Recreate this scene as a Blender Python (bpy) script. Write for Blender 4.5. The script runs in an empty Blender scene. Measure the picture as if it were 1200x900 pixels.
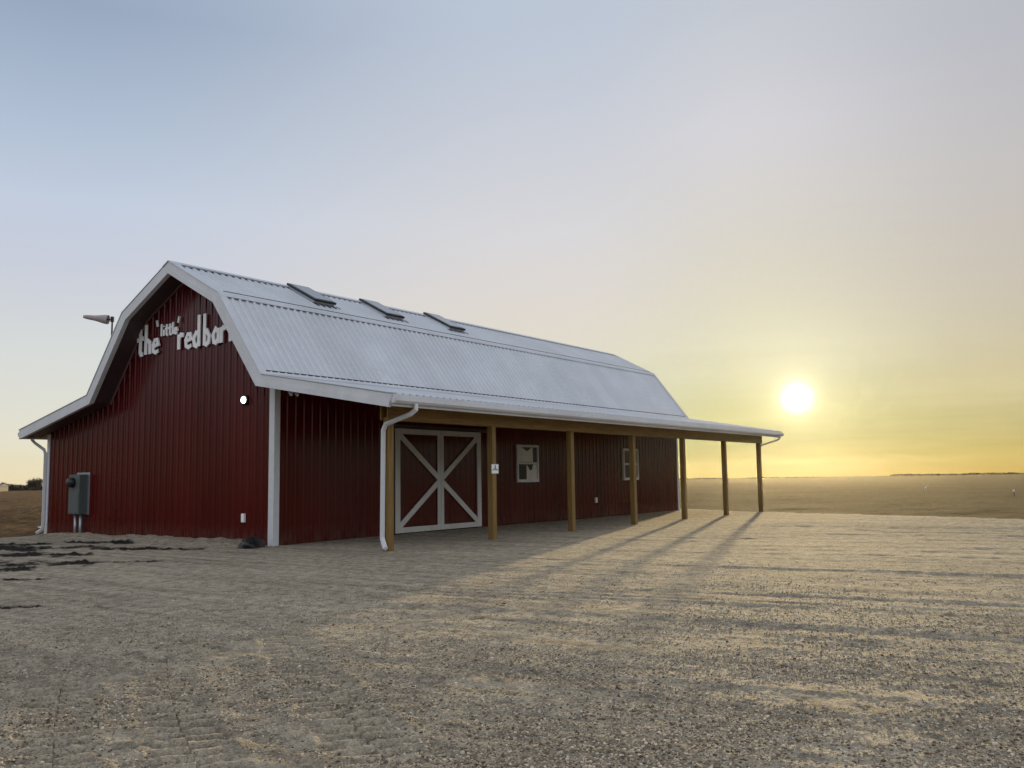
import bpy, math, random
import numpy as np
from mathutils import Vector, Matrix

R = math.radians
scene = bpy.context.scene
COL = scene.collection

# ------------------------------------------------------------------ camera
CAM = Vector((-14.634, -17.749, 1.6))
F_PX = 1049.47
cam_data = bpy.data.cameras.new('camera')
cam = bpy.data.objects.new('camera', cam_data)
COL.objects.link(cam)
cam_data.sensor_width = 36
cam_data.lens = 36 * F_PX / 1200
cam_data.clip_start = .1
cam_data.clip_end = 8000
fw = Vector((0.80869281, 0.57886935, 0.10452852)).normalized()
rt = Vector((0.58325973, -0.81215055, -0.01481794)).normalized()
up = rt.cross(fw)
cam.matrix_world = Matrix(((rt.x, up.x, -fw.x, CAM.x), (rt.y, up.y, -fw.y, CAM.y),
                           (rt.z, up.z, -fw.z, CAM.z), (0, 0, 0, 1)))
scene.camera = cam

# ------------------------------------------------------------------ sky, sun, exposure
SUN_AZ, SUN_EL = R(17.9), R(4.6)
SUN = Vector((math.cos(SUN_EL) * math.cos(SUN_AZ), math.cos(SUN_EL) * math.sin(SUN_AZ), math.sin(SUN_EL)))
world = bpy.data.worlds.new('World')
scene.world = world
world.use_nodes = True
wn, wl = world.node_tree.nodes, world.node_tree.links
wn.clear()
SKY_STRENGTH = 0.05
VEIL = 0.92
sky = wn.new('ShaderNodeTexSky')
sky.sky_type = 'NISHITA'
sky.sun_disc = False
sky.sun_elevation = SUN_EL
sky.sun_rotation = R(90) - SUN_AZ
sky.altitude = 200
sky.air_density = 0.7
sky.dust_density = 0.0
sky.ozone_density = 1.5
bg = wn.new('ShaderNodeBackground')
bg.inputs[1].default_value = SKY_STRENGTH
tint = wn.new('ShaderNodeMix')
tint.data_type = 'RGBA'
tint.blend_type = 'MULTIPLY'
tint.inputs[0].default_value = 1
tint.inputs[7].default_value = (.9, .75, .5, 1)
wl.new(sky.outputs[0], tint.inputs[6])
wl.new(tint.outputs[2], bg.inputs[0])
tc = wn.new('ShaderNodeTexCoord')


def wmath(op, a, b=None, c=None, clamp=False):
    n = wn.new('ShaderNodeMath')
    n.operation = op
    n.use_clamp = clamp
    for i, v in enumerate((a, b, c)):
        if v is None:
            continue
        if isinstance(v, (int, float)):
            n.inputs[i].default_value = v
        else:
            wl.new(v, n.inputs[i])
    return n.outputs[0]


dotn = wn.new('ShaderNodeVectorMath')
dotn.operation = 'DOT_PRODUCT'
wl.new(tc.outputs['Generated'], dotn.inputs[0])
dotn.inputs[1].default_value = SUN
cosd = wmath('MINIMUM', wmath('MAXIMUM', dotn.outputs['Value'], -1.0), 1.0)
ang = wmath('MULTIPLY', wmath('ARCCOSINE', cosd), 180 / math.pi)     # degrees from the sun


def wramp(fac, stops):
    r = wn.new('ShaderNodeValToRGB')
    e = r.color_ramp.elements
    while len(e) > 1:
        e.remove(e[-1])
    e[0].position, e[0].color = stops[0][0], (*stops[0][1], 1)
    for p, c in stops[1:]:
        e.new(p).color = (*c, 1)
    wl.new(fac, r.inputs[0])
    return r.outputs[0]


def wmix(fac, a, b):
    n = wn.new('ShaderNodeMix')
    n.data_type = 'RGBA'
    wl.new(fac, n.inputs[0])
    wl.new(a, n.inputs[6])
    wl.new(b, n.inputs[7])
    return n.outputs[2]


def wband(x, lo, hi):
    n = wn.new('ShaderNodeMapRange')
    n.interpolation_type = 'SMOOTHSTEP'
    n.inputs['From Min'].default_value = lo
    n.inputs['From Max'].default_value = hi
    wl.new(x, n.inputs[0])
    return n.outputs[0]


def glow(colour, strength, width, power):
    t = wmath('POWER', wmath('DIVIDE', ang, width), power)
    e = wmath('MULTIPLY', wmath('POWER', math.e, wmath('MULTIPLY', t, -1.0)), strength)
    b = wn.new('ShaderNodeBackground')
    b.inputs[0].default_value = (*colour, 1)
    wl.new(e, b.inputs[1])
    return b


def add(a, b):
    n = wn.new('ShaderNodeAddShader')
    wl.new(a.outputs[0], n.inputs[0])
    wl.new(b.outputs[0], n.inputs[1])
    return n


# high thin evening haze spread over the sky: brightness by height, colour by bearing from the sun
sep = wn.new('ShaderNodeSeparateXYZ')
wl.new(tc.outputs['Generated'], sep.inputs[0])
hx, hy = math.cos(SUN_AZ), math.sin(SUN_AZ)
hlen = wmath('MAXIMUM', wmath('SQRT', wmath('ADD', wmath('MULTIPLY', sep.outputs[0], sep.outputs[0]),
                                          wmath('MULTIPLY', sep.outputs[1], sep.outputs[1]))), .0001)
hdot = wmath('DIVIDE', wmath('ADD', wmath('MULTIPLY', sep.outputs[0], hx), wmath('MULTIPLY', sep.outputs[1], hy)), hlen)
bear = wmath('MULTIPLY', wmath('ARCCOSINE', wmath('MINIMUM', wmath('MAXIMUM', hdot, -1.0), 1.0)), 180 / math.pi)
# thin streaks of cloud near the horizon and a faint mottling higher up
mp = wn.new('ShaderNodeMapping')
mp.inputs['Scale'].default_value = (2.2, 2.2, 34)
wl.new(tc.outputs['Generated'], mp.inputs[0])
cn = wn.new('ShaderNodeTexNoise')
cn.inputs['Scale'].default_value = 2.0
cn.inputs['Detail'].default_value = 5
wl.new(mp.outputs[0], cn.inputs['Vector'])
cl_ = wmath('MULTIPLY', wmath('MULTIPLY', wmath('SUBTRACT', cn.outputs['Fac'], .5), .05),
            wmath('MAXIMUM', wmath('SUBTRACT', 1.0, wmath('MULTIPLY', sep.outputs[2], 3.2)), .12))
zz = wmath('ADD', wmath('MAXIMUM', sep.outputs[2], 0.0), cl_)
side = wmath('SIGN', wmath('SUBTRACT', wmath('MULTIPLY', sep.outputs[1], hx), wmath('MULTIPLY', sep.outputs[0], hy)))
sbear = wmath('MULTIPLY', bear, side)                                # positive to the left of the sun
near_sun = wramp(zz, [(0, (.04, .05, .02)), (.02, (.12, .12, .03)), (.06, (.42, .36, .12)), (.14, (.67, .59, .40)), (.23, (.68, .60, .50)), (.36, (.68, .64, .67)), (.5, (.53, .56, .62)), (1, (.62, .63, .66))])
right_of = wramp(zz, [(0, (.20, .12, .015)), (.026, (.28, .18, .03)), (.084, (.54, .40, .20)), (.19, (.55, .45, .37)), (.30, (.54, .49, .48)), (.42, (.49, .48, .53)), (1, (.60, .61, .64))])
left_of = wramp(zz, [(0, (.42, .36, .14)), (.04, (.52, .45, .24)), (.10, (.68, .60, .45)), (.19, (.71, .62, .57)), (.27, (.68, .64, .66)), (.47, (.51, .56, .67)), (1, (.62, .63, .66))])
away = wramp(zz, [(0, (.62, .56, .43)), (.05, (.67, .62, .56)), (.13, (.65, .64, .64)), (.22, (.57, .58, .68)), (.28, (.54, .59, .72)), (.34, (.45, .525, .66)), (.45, (.31, .38, .52)), (.60, (.42, .48, .60)), (1, (.62, .63, .66))])
behind = wramp(zz, [(0, (.10, .09, .10)), (.08, (.16, .16, .19)), (.19, (.80, .83, .92)), (.5, (.88, .92, 1.0)), (1, (.64, .67, .74))])  # unseen sky, shaped to fill the ground and darken low wall reflections
skycol = wmix(wband(sbear, -15, 4), right_of, near_sun)
skycol = wmix(wband(sbear, 1, 15), skycol, left_of)
skycol = wmix(wband(sbear, 14, 46), skycol, away)
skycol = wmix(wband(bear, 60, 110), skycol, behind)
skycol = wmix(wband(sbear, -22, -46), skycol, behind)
veil = wn.new('ShaderNodeBackground')
wl.new(skycol, veil.inputs[0])
veil.inputs[1].default_value = VEIL
# the sun's disc and the bright air around it
s = add(add(bg, veil), glow((1.0, .96, .82), 7.0, .36, 1.1))
s = add(s, glow((1.0, .95, .62), .34, 2.6, 1.2))
s = add(s, glow((1.0, .90, .60), .05, 6.0, 1.2))
wo = wn.new('ShaderNodeOutputWorld')
wl.new(s.outputs[0], wo.inputs[0])

sun_data = bpy.data.lights.new('sun', 'SUN')
sun_data.energy = 5.0
sun_data.angle = R(1.2)
sun_data.color = (1.0, .74, .36)
sun_ob = bpy.data.objects.new('sun', sun_data)
COL.objects.link(sun_ob)
sun_ob.location = SUN * 100
sun_ob.rotation_euler = (-SUN).to_track_quat('-Z', 'Y').to_euler()

vs = scene.view_settings
vs.view_transform = 'Standard'
vs.look = 'None'
vs.exposure = 0.0
vs.gamma = 1.0
vs.use_curve_mapping = False
scene.cycles.volume_bounces = 0
scene.cycles.max_bounces = 6

HAZE_DENSITY = 0.000045
HAZE_G = 0.87

# ------------------------------------------------------------------ materials


def mat(name, col, rough=.6, metal=0., spec=.5):
    m = bpy.data.materials.new(name)
    m.use_nodes = True
    b = m.node_tree.nodes['Principled BSDF']
    b.inputs['Base Color'].default_value = (*col, 1)
    b.inputs['Roughness'].default_value = rough
    b.inputs['Metallic'].default_value = metal
    b.inputs['Specular IOR Level'].default_value = spec
    return m


class NT:
    """small helper for material nodes"""
    def __init__(s, m):
        s.t = m.node_tree
        s.b = s.t.nodes['Principled BSDF']

    def n(s, typ, **kw):
        n = s.t.nodes.new(typ)
        for k, v in kw.items():
            setattr(n, k, v)
        return n

    def l(s, a, b):
        s.t.links.new(a, b)

    def coord(s, scale=(1, 1, 1), rot=(0, 0, 0), kind='Object'):
        c = s.n('ShaderNodeTexCoord')
        mp = s.n('ShaderNodeMapping')
        mp.inputs['Scale'].default_value = scale
        mp.inputs['Rotation'].default_value = rot
        s.l(c.outputs[kind], mp.inputs[0])
        return mp.outputs[0]

    def noise(s, vec, scale, detail=4, rough=.55):
        n = s.n('ShaderNodeTexNoise')
        n.inputs['Scale'].default_value = scale
        n.inputs['Detail'].default_value = detail
        n.inputs['Roughness'].default_value = rough
        s.l(vec, n.inputs['Vector'])
        return n.outputs['Fac']

    def ramp(s, fac, stops):
        r = s.n('ShaderNodeValToRGB')
        e = r.color_ramp.elements
        while len(e) > 1:
            e.remove(e[-1])
        e[0].position, e[0].color = stops[0][0], (*stops[0][1], 1)
        for p, c in stops[1:]:
            k = e.new(p)
            k.color = (*c, 1)
        s.l(fac, r.inputs[0])
        return r.outputs[0]

    def mix(s, fac, a, b, mode='MIX'):
        m = s.n('ShaderNodeMix', data_type='RGBA', blend_type=mode)
        for i, v in ((0, fac), (6, a), (7, b)):
            if isinstance(v, (int, float)):
                m.inputs[i].default_value = v
            elif isinstance(v, tuple):
                m.inputs[i].default_value = (*v, 1)
            else:
                s.l(v, m.inputs[i])
        return m.outputs[2]

    def bump(s, h, strength, dist, normal=None):
        b = s.n('ShaderNodeBump')
        b.inputs['Strength'].default_value = strength
        b.inputs['Distance'].default_value = dist
        s.l(h, b.inputs['Height'])
        if normal is not None:
            s.l(normal, b.inputs['Normal'])
        return b.outputs[0]


def grime(m, col, amount=.25, scale=1.2, rough=(.3, .5), stretch=(1, 1, .25), bump=0.0, panel=None, splash=0.0):
    """a painted or metal sheet: slight mottling, streaks, sheet-to-sheet tone and uneven gloss"""
    t = NT(m)
    v = t.coord(stretch)
    f = t.noise(v, scale, 6, .6)
    f2 = t.noise(t.coord((1, 1, 1)), 9, 4)
    c = t.ramp(f, [(.3, tuple(x * (1 - amount) for x in col)), (.7, tuple(min(1, x * (1 + amount * .5)) for x in col))])
    c = t.mix(.18, c, t.ramp(f2, [(.3, tuple(x * .6 for x in col)), (.7, col)]))
    if panel:
        wn_ = t.n('ShaderNodeTexWhiteNoise', noise_dimensions='1D')
        sp = t.n('ShaderNodeSeparateXYZ')
        t.l(t.coord(), sp.inputs[0])
        su = t.n('ShaderNodeMath', operation='ADD')
        t.l(sp.outputs[0], su.inputs[0])
        t.l(sp.outputs[1], su.inputs[1])
        dv = t.n('ShaderNodeMath', operation='DIVIDE')
        t.l((sp.outputs[0] if panel[1] else su.outputs[0]), dv.inputs[0])
        dv.inputs[1].default_value = panel[0]
        fl_ = t.n('ShaderNodeMath', operation='FLOOR')
        t.l(dv.outputs[0], fl_.inputs[0])
        t.l(fl_.outputs[0], wn_.inputs['W'])
        c = t.mix(wn_.outputs[0], c, t.mix(1.0, c, (panel[2],) * 3, 'MULTIPLY'))
        if splash:
            mr = t.n('ShaderNodeMapRange')
            mr.inputs['From Min'].default_value, mr.inputs['From Max'].default_value = .55, .0
            t.l(sp.outputs[2], mr.inputs[0])
            ml = t.n('ShaderNodeMath', operation='MULTIPLY')
            t.l(mr.outputs[0], ml.inputs[0])
            t.l(t.ramp(t.noise(t.coord((2, 2, .8)), 3, 6, .7), [(.35, (0, 0, 0)), (.75, (splash,) * 3)]), ml.inputs[1])
            c = t.mix(ml.outputs[0], c, (.16, .13, .10))
    t.l(c, t.b.inputs['Base Color'])
    r = t.n('ShaderNodeMapRange')
    r.inputs['From Min'].default_value = .3
    r.inputs['From Max'].default_value = .7
    r.inputs['To Min'].default_value, r.inputs['To Max'].default_value = rough
    t.l(f, r.inputs[0])
    t.l(r.outputs[0], t.b.inputs['Roughness'])
    if bump:
        t.l(t.bump(t.noise(t.coord(), 2.2, 2), bump, .02), t.b.inputs['Normal'])
    return m


M = {}
RED = (.085, .0014, .0016)
M['red'] = grime(mat('red_siding', RED, .4, 0, .32), RED, .14, .8, (.15, .24), bump=.06, panel=(.823, False, .82), splash=.5)
M['roof'] = grime(mat('roof_metal', (.60, .63, .68), .35, .6), (.60, .63, .68), .12, .7, (.28, .40), (1, 1, 1), bump=.03, panel=(.9144, True, .94))
M['white'] = grime(mat('white_trim', (.66, .67, .70), .4), (.66, .67, .70), .12, 1.4, (.35, .5))
M['doorwhite'] = grime(mat('white_door_boards', (.62, .60, .56), .5), (.62, .60, .56), .15, 2.5, (.45, .6))
M['channel'] = mat('channel_trim', (.19, .10, .10), .5)
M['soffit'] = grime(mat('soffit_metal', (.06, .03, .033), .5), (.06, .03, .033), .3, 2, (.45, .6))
M['dark'] = mat('dark_metal', (.02, .02, .022), .45, .3)
M['black'] = mat('black_plastic', (.012, .012, .013), .4)
M['grey'] = grime(mat('grey_enamel', (.085, .10, .10), .5), (.085, .10, .10), .2, 5, (.4, .6))
M['shed'] = mat('weathered_shed', (.10, .10, .12), .7)
M['pipe'] = mat('galvanised_pipe', (.35, .37, .39), .4, .7)
M['plate'] = mat('white_plastic', (.88, .88, .90), .4)
M['blind'] = grime(mat('blind_fabric', (.80, .76, .70), .8), (.80, .76, .70), .2, 3, (.7, .9))
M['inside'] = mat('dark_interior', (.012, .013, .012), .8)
M['sock'] = grime(mat('sock_fabric', (.40, .35, .36), .8), (.40, .35, .36), .2, 4, (.7, .9))
M['bark'] = mat('bark', (.06, .045, .035), .9)
M['twig'] = mat('twigs', (.055, .04, .03), .95)

m = mat('treated_wood', (.22, .14, .055), .7)
t = NT(m)
f = t.noise(t.coord((6, 6, .35)), 4, 8, .65)
c = t.ramp(f, [(.25, (.12, .062, .014)), (.5, (.20, .115, .028)), (.75, (.27, .17, .05))])
t.l(c, t.b.inputs['Base Color'])
t.l(t.bump(f, .35, .004), t.b.inputs['Normal'])
M['wood'] = m
m = mat('treated_wood_beam', (.22, .14, .055), .7)
t = NT(m)
f = t.noise(t.coord((.35, 6, 6)), 4, 8, .65)
c = t.ramp(f, [(.25, (.14, .072, .016)), (.5, (.23, .13, .032)), (.75, (.30, .19, .06))])
t.l(c, t.b.inputs['Base Color'])
t.l(t.bump(f, .35, .004), t.b.inputs['Normal'])
M['beam'] = m

m = mat('pane_glass', (.02, .025, .022), .05)
m.node_tree.nodes['Principled BSDF'].inputs['Transmission Weight'].default_value = .0
t = NT(m)
tr = t.n('ShaderNodeBsdfTransparent')
gl = t.n('ShaderNodeBsdfGlossy')
gl.inputs['Roughness'].default_value = .03
fr = t.n('ShaderNodeFresnel')
fr.inputs[0].default_value = 1.5
mx = t.n('ShaderNodeMixShader')
fk = t.n('ShaderNodeMath', operation='MULTIPLY')
fk.inputs[1].default_value = .4
t.l(fr.outputs[0], fk.inputs[0])
t.l(fk.outputs[0], mx.inputs[0])
t.l(tr.outputs[0], mx.inputs[1])
t.l(gl.outputs[0], mx.inputs[2])
t.l(mx.outputs[0], t.t.nodes['Material Output'].inputs[0])
M['glass'] = m
M['skyglass'] = mat('skylight_glass', (.10, .12, .14), .08, 0, .8)

m = mat('lamp_lens', (.9, 1, .95), .4)
b = m.node_tree.nodes['Principled BSDF']
b.inputs['Emission Color'].default_value = (.80, 1, .84, 1)
b.inputs['Emission Strength'].default_value = 9
M['lens'] = m

# gravel lot
m = mat('gravel_ground', (.25, .22, .18), .95, 0, .2)
t = NT(m)
big = t.noise(t.coord((1, 1, 1)), .35, 5, .6)
fine = t.noise(t.coord((1, 1, 1)), 38, 6, .7)
vor = t.n('ShaderNodeTexVoronoi')
vor.inputs['Scale'].default_value = 60
t.l(t.coord(), vor.inputs['Vector'])
vor2 = t.n('ShaderNodeTexVoronoi')
vor2.inputs['Scale'].default_value = 24
t.l(t.coord(), vor2.inputs['Vector'])
base = t.ramp(big, [(.3, (.225, .195, .148)), (.5, (.325, .284, .218)), (.72, (.415, .367, .285))])
stone = t.ramp(vor.outputs['Color'], [(.1, (.12, .104, .082)), (.5, (.33, .285, .215)), (.9, (.58, .515, .405))])
c = t.mix(.5, base, stone)
c = t.mix(.35, c, t.ramp(fine, [(.3, (.11, .094, .072)), (.7, (.53, .465, .36))]))
streak = t.noise(t.coord((2.6, .10, 1), (0, 0, R(15))), 1.3, 5, .6)
mid = t.noise(t.coord((1, 1, 1)), 6.5, 5, .7)
c = t.mix(.38, c, t.mix(1.0, c, t.ramp(streak, [(.36, (.36, .35, .34)), (.48, (.95, .94, .92)), (.62, (1.35, 1.32, 1.27))]), 'MULTIPLY'))
c = t.mix(.6, c, t.mix(1.0, c, t.ramp(mid, [(.34, (.22, .21, .20)), (.50, (1, 1, 1)), (.68, (1.6, 1.56, 1.5))]), 'MULTIPLY'))
at = t.n('ShaderNodeAttribute')
at.attribute_name = 'mud'
c = t.mix(at.outputs['Fac'], c, t.ramp(fine, [(.3, (.008, .007, .006)), (.75, (.03, .024, .018))]))
at2 = t.n('ShaderNodeAttribute')
at2.attribute_name = 'pale_track'
dk = t.n('ShaderNodeMath', operation='MULTIPLY')
dk.inputs[1].default_value = .65
t.l(at2.outputs['Fac'], dk.inputs[0])
c = t.mix(dk.outputs[0], c, t.mix(.3, (.37, .325, .25), stone))  # paler along the tyre tracks, most on the lug bars
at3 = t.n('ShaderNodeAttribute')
at3.attribute_name = 'groove_shade'
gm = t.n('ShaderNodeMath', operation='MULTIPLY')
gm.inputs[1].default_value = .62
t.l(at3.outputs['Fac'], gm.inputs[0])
c = t.mix(gm.outputs[0], c, t.ramp(fine, [(.3, (.05, .042, .032)), (.7, (.14, .12, .092))]))  # lug grooves darkened: their shade is painted into the gravel colour
t.l(c, t.b.inputs['Base Color'])
n1 = t.bump(vor2.outputs['Distance'], .55, .03)
n2 = t.bump(vor.outputs['Distance'], .8, .018, n1)
n3 = t.bump(fine, .6, .012, n2)
t.l(n3, t.b.inputs['Normal'])
M['gravel'] = m

m = mat('pebble_stone', (.25, .22, .18), .9, 0, .25)
t = NT(m)
geo = t.n('ShaderNodeNewGeometry')
c = t.ramp(geo.outputs['Random Per Island'], [(0, (.06, .048, .036)), (.18, (.14, .112, .08)), (.45, (.27, .22, .16)), (.68, (.37, .305, .225)), (.88, (.48, .41, .31)), (1, (.66, .58, .47))])
t.l(c, t.b.inputs['Base Color'])
M['pebble'] = m

m = mat('stubble_field', (.08, .055, .03), .97, 0, .1)
t = NT(m)
v = t.coord((1, 1, 1))
a1 = t.noise(v, .12, 6, .65)
a2 = t.noise(v, 1.7, 6, .7)
a3 = t.noise(v, 14, 4, .7)
c = t.ramp(a2, [(.36, (.02, .012, .006)), (.5, (.13, .078, .032)), (.64, (.36, .235, .105))])
c = t.mix(.45, c, t.ramp(a1, [(.35, (.05, .030, .014)), (.65, (.22, .14, .06))]))
c = t.mix(.35, c, t.ramp(a3, [(.3, (.04, .025, .013)), (.72, (.30, .20, .095))]))
c = t.mix(1.0, c, (.68, .62, .58), 'MULTIPLY')
sp = t.n('ShaderNodeSeparateXYZ')
t.l(v, sp.inputs[0])
m1 = t.n('ShaderNodeMath', operation='MULTIPLY_ADD')
t.l(sp.outputs[1], m1.inputs[0])
m1.inputs[1].default_value = -.6
t.l(sp.outputs[0], m1.inputs[2])
mr = t.n('ShaderNodeMapRange')
mr.inputs['From Min'].default_value, mr.inputs['From Max'].default_value = -5, 18
t.l(m1.outputs[0], mr.inputs[0])
soil = t.mix(.5, t.ramp(a2, [(.3, (.010, .007, .003)), (.7, (.045, .033, .014))]), t.ramp(a1, [(.35, (.013, .010, .004)), (.65, (.040, .031, .013))]))  # right field darkened: backlit shade painted into its soil colour
c = t.mix(mr.outputs[0], c, soil)
t.l(c, t.b.inputs['Base Color'])
t.l(t.bump(a3, .8, .06, t.bump(a2, .8, .25)), t.b.inputs['Normal'])
M['field'] = m

# ------------------------------------------------------------------ mesh helpers


def link(name, me, parent=None):
    o = bpy.data.objects.new(name, me)
    COL.objects.link(o)
    if parent is not None:
        o.parent = parent
    return o


def tag(o, label=None, cat=None, group=None, kind=None):
    if label:
        o['label'] = label
    if cat:
        o['category'] = cat
    if group:
        o['group'] = group
    if kind:
        o['kind'] = kind
    return o


def empty(name, loc=(0, 0, 0)):
    o = bpy.data.objects.new(name, None)
    COL.objects.link(o)
    o.location = loc
    o.empty_display_size = .3
    return o


class MB:
    def __init__(s):
        s.v, s.f = [], []

    def add(s, vs_, fs_):
        k = len(s.v)
        s.v += [tuple(p) for p in vs_]
        s.f += [tuple(i + k for i in q) for q in fs_]
        return s

    def box(s, x0, x1, y0, y1, z0, z1):
        return s.add([(x0, y0, z0), (x1, y0, z0), (x1, y1, z0), (x0, y1, z0),
                      (x0, y0, z1), (x1, y0, z1), (x1, y1, z1), (x0, y1, z1)],
                     [(3, 2, 1, 0), (4, 5, 6, 7), (0, 1, 5, 4), (1, 2, 6, 5), (2, 3, 7, 6), (3, 0, 4, 7)])

    def prism_x(s, poly, x0, x1):
        """polygon of (y, z) extruded along x"""
        n = len(poly)
        s.add([(x0, y, z) for y, z in poly] + [(x1, y, z) for y, z in poly],
              [tuple(range(n))[::-1], tuple(range(n, 2 * n))] +
              [(i, (i + 1) % n, n + (i + 1) % n, n + i) for i in range(n)])
        return s

    def strip_x(s, outer, inner, x0, x1):
        """a band between two (y, z) polylines, extruded along x"""
        n = len(outer)
        for i in range(n - 1):
            a, b_, c_, d = outer[i], outer[i + 1], inner[i + 1], inner[i]
            k = [(x0, *a), (x0, *b_), (x0, *c_), (x0, *d), (x1, *a), (x1, *b_), (x1, *c_), (x1, *d)]
            fs_ = [(0, 1, 2, 3), (7, 6, 5, 4), (0, 4, 5, 1), (3, 2, 6, 7)]
            if i == 0:
                fs_.append((0, 3, 7, 4))
            if i == n - 2:
                fs_.append((1, 5, 6, 2))
            s.add(k, fs_)
        return s

    def board_y(s, p, q, w, y0, y1):
        """a board in the x-z plane from p to q, width w, between y0 and y1"""
        p, q = np.array(p, float), np.array(q, float)
        d = (q - p) / np.linalg.norm(q - p)
        nrm = np.array([-d[1], d[0]]) * w / 2
        c4 = [p + nrm, p - nrm, q - nrm, q + nrm]
        s.add([(a[0], y0, a[1]) for a in c4] + [(a[0], y1, a[1]) for a in c4],
              [(0, 1, 2, 3), (7, 6, 5, 4), (0, 4, 5, 1), (1, 5, 6, 2), (2, 6, 7, 3), (3, 7, 4, 0)])
        return s

    def sweep(s, path, sec, ref=(0, 0, 1), caps=True, radii=None):
        """sweep a closed 2-D section along a 3-D path"""
        P = [Vector(q) for q in path]
        n, k = len(P), len(sec)
        ref = Vector(ref)
        rings = []
        for i in range(n):
            d0 = (P[i] - P[i - 1]).normalized() if i else None
            d1 = (P[i + 1] - P[i]).normalized() if i < n - 1 else None
            d = ((d0 or d1) + (d1 or d0)).normalized()
            a = ref.cross(d)
            if a.length < 1e-3:
                a = Vector((1, 0, 0)).cross(d)
            a.normalize()
            b_ = d.cross(a).normalized()
            sc = 1.0
            if d0 and d1:
                sc = min(1.6, 1 / max(.3, math.cos(d0.angle(d1) / 2)))
            rr = radii[i] if radii else 1.0
            rings.append([P[i] + a * (u * rr * sc) + b_ * (w * rr * sc) for u, w in sec])
        vs_ = [q for r_ in rings for q in r_]
        fs_ = []
        for i in range(n - 1):
            for j in range(k):
                fs_.append((i * k + j, i * k + (j + 1) % k, (i + 1) * k + (j + 1) % k, (i + 1) * k + j))
        if caps:
            fs_.append(tuple(range(k))[::-1])
            fs_.append(tuple(range((n - 1) * k, n * k)))
        return s.add(vs_, fs_)

    def build(s, name, m, parent=None, bevel=0, smooth=False):
        me = bpy.data.meshes.new(name)
        me.from_pydata(s.v, [], s.f)
        me.materials.append(m)
        if smooth:
            me.polygons.foreach_set('use_smooth', [True] * len(me.polygons))
        me.update()
        o = link(name, me, parent)
        if bevel:
            md = o.modifiers.new('bevel', 'BEVEL')
            md.width = bevel
            md.segments = 2
            md.limit_method = 'ANGLE'
        return o


def circ(r, n=10, sx=1.0):
    return [(r * sx * math.cos(2 * math.pi * i / n), r * math.sin(2 * math.pi * i / n)) for i in range(n)]


def rect(w, h):
    return [(-w / 2, -h / 2), (w / 2, -h / 2), (w / 2, h / 2), (-w / 2, h / 2)]


def offset(poly, d):
    """offset an open (y, z) polyline by d to its left (mitred)"""
    P = [np.array(q, float) for q in poly]
    out = []
    for i in range(len(P)):
        ns = []
        if i:
            e = P[i] - P[i - 1]
            ns.append(np.array([-e[1], e[0]]) / np.linalg.norm(e))
        if i < len(P) - 1:
            e = P[i + 1] - P[i]
            ns.append(np.array([-e[1], e[0]]) / np.linalg.norm(e))
        nn = sum(ns)
        nn = nn / np.linalg.norm(nn)
        out.append(tuple(P[i] + nn * d / max(.35, float(nn @ ns[0]))))
    return out


# ------------------------------------------------------------------ vectorised noise (for the terrain meshes)


def _hash(ix, iy, seed):
    h = (ix.astype(np.int64) * 374761393 + iy.astype(np.int64) * 668265263 + seed * 1442695041) & 0xffffffff
    h = ((h ^ (h >> 13)) * 1274126177) & 0xffffffff
    h = (h ^ (h >> 16)) & 0xffffffff
    return h.astype(np.float64) / 0xffffffff


def vnoise(x, y, seed=0):
    ix, iy = np.floor(x), np.floor(y)
    fx, fy = x - ix, y - iy
    fx, fy = fx * fx * (3 - 2 * fx), fy * fy * (3 - 2 * fy)
    a, b_ = _hash(ix, iy, seed), _hash(ix + 1, iy, seed)
    c_, d = _hash(ix, iy + 1, seed), _hash(ix + 1, iy + 1, seed)
    return (a + (b_ - a) * fx) * (1 - fy) + (c_ + (d - c_) * fx) * fy - .5


def fbm(x, y, seed=0, oct=4, gain=.5):
    s_, a, k = np.zeros_like(x), 1.0, 1.0
    for i in range(oct):
        s_ += a * vnoise(x * k + 17.3 * i, y * k - 9.1 * i, seed + i)
        a *= gain
        k *= 2.03
    return s_


def sstep(a, b_, x):
    t_ = np.clip((x - a) / (b_ - a), 0, 1)
    return t_ * t_ * (3 - 2 * t_)


def lot_dist(x, y):
    """how far inside the gravel lot (metres, negative outside)"""
    w = fbm(x * .35, y * .35, 51, 3) * 1.1
    d1 = (24.6 + .43 * (y + .5) - x) * .92
    d2 = 11.3 + fbm(x * .8, y * .8, 52, 2) * .8 - y
    d3 = x + 60
    d4 = y + 60
    return np.minimum(np.minimum(d1, d2), np.minimum(d3, d4)) + w


def mud_mask(x, y):
    """wet dark soil patches beside the gable end (centre x, y, half length, half width, angle)"""
    g = np.zeros_like(x)
    wob = fbm(x * 1.6, y * 1.6, 71, 4, .6)
    view = math.degrees(math.atan2(17.7, 13))
    for cx_, cy_, a, b_, an in [(-6.6, 1.5, 2.2, 1.5, 126), (-3.9, 6.2, 3.6, .75, 122), (-4.4, 3.2, 1.9, .6, 122),
                                (-4.9, .2, .9, .28, 125), (-4.4, -.5, 1.0, .22, 125), (-7.0, -2.3, .42, .2, 126),
                                (-2.1, 2.4, 1.9, .4, 112), (-8.9, -5.4, .5, .18, 128), (-3.3, 8.3, 2.6, .8, 120),
                                (-1.4, 5.5, 1.6, .28, 100)]:
        c0, s0 = math.cos(R(an)), math.sin(R(an))
        u = ((x - cx_) * c0 + (y - cy_) * s0) / a
        v_ = (-(x - cx_) * s0 + (y - cy_) * c0) / b_
        g = np.maximum(g, 1.0 - np.sqrt(u * u + v_ * v_) + wob * .9)
    return sstep(-.02, .40, g)


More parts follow.
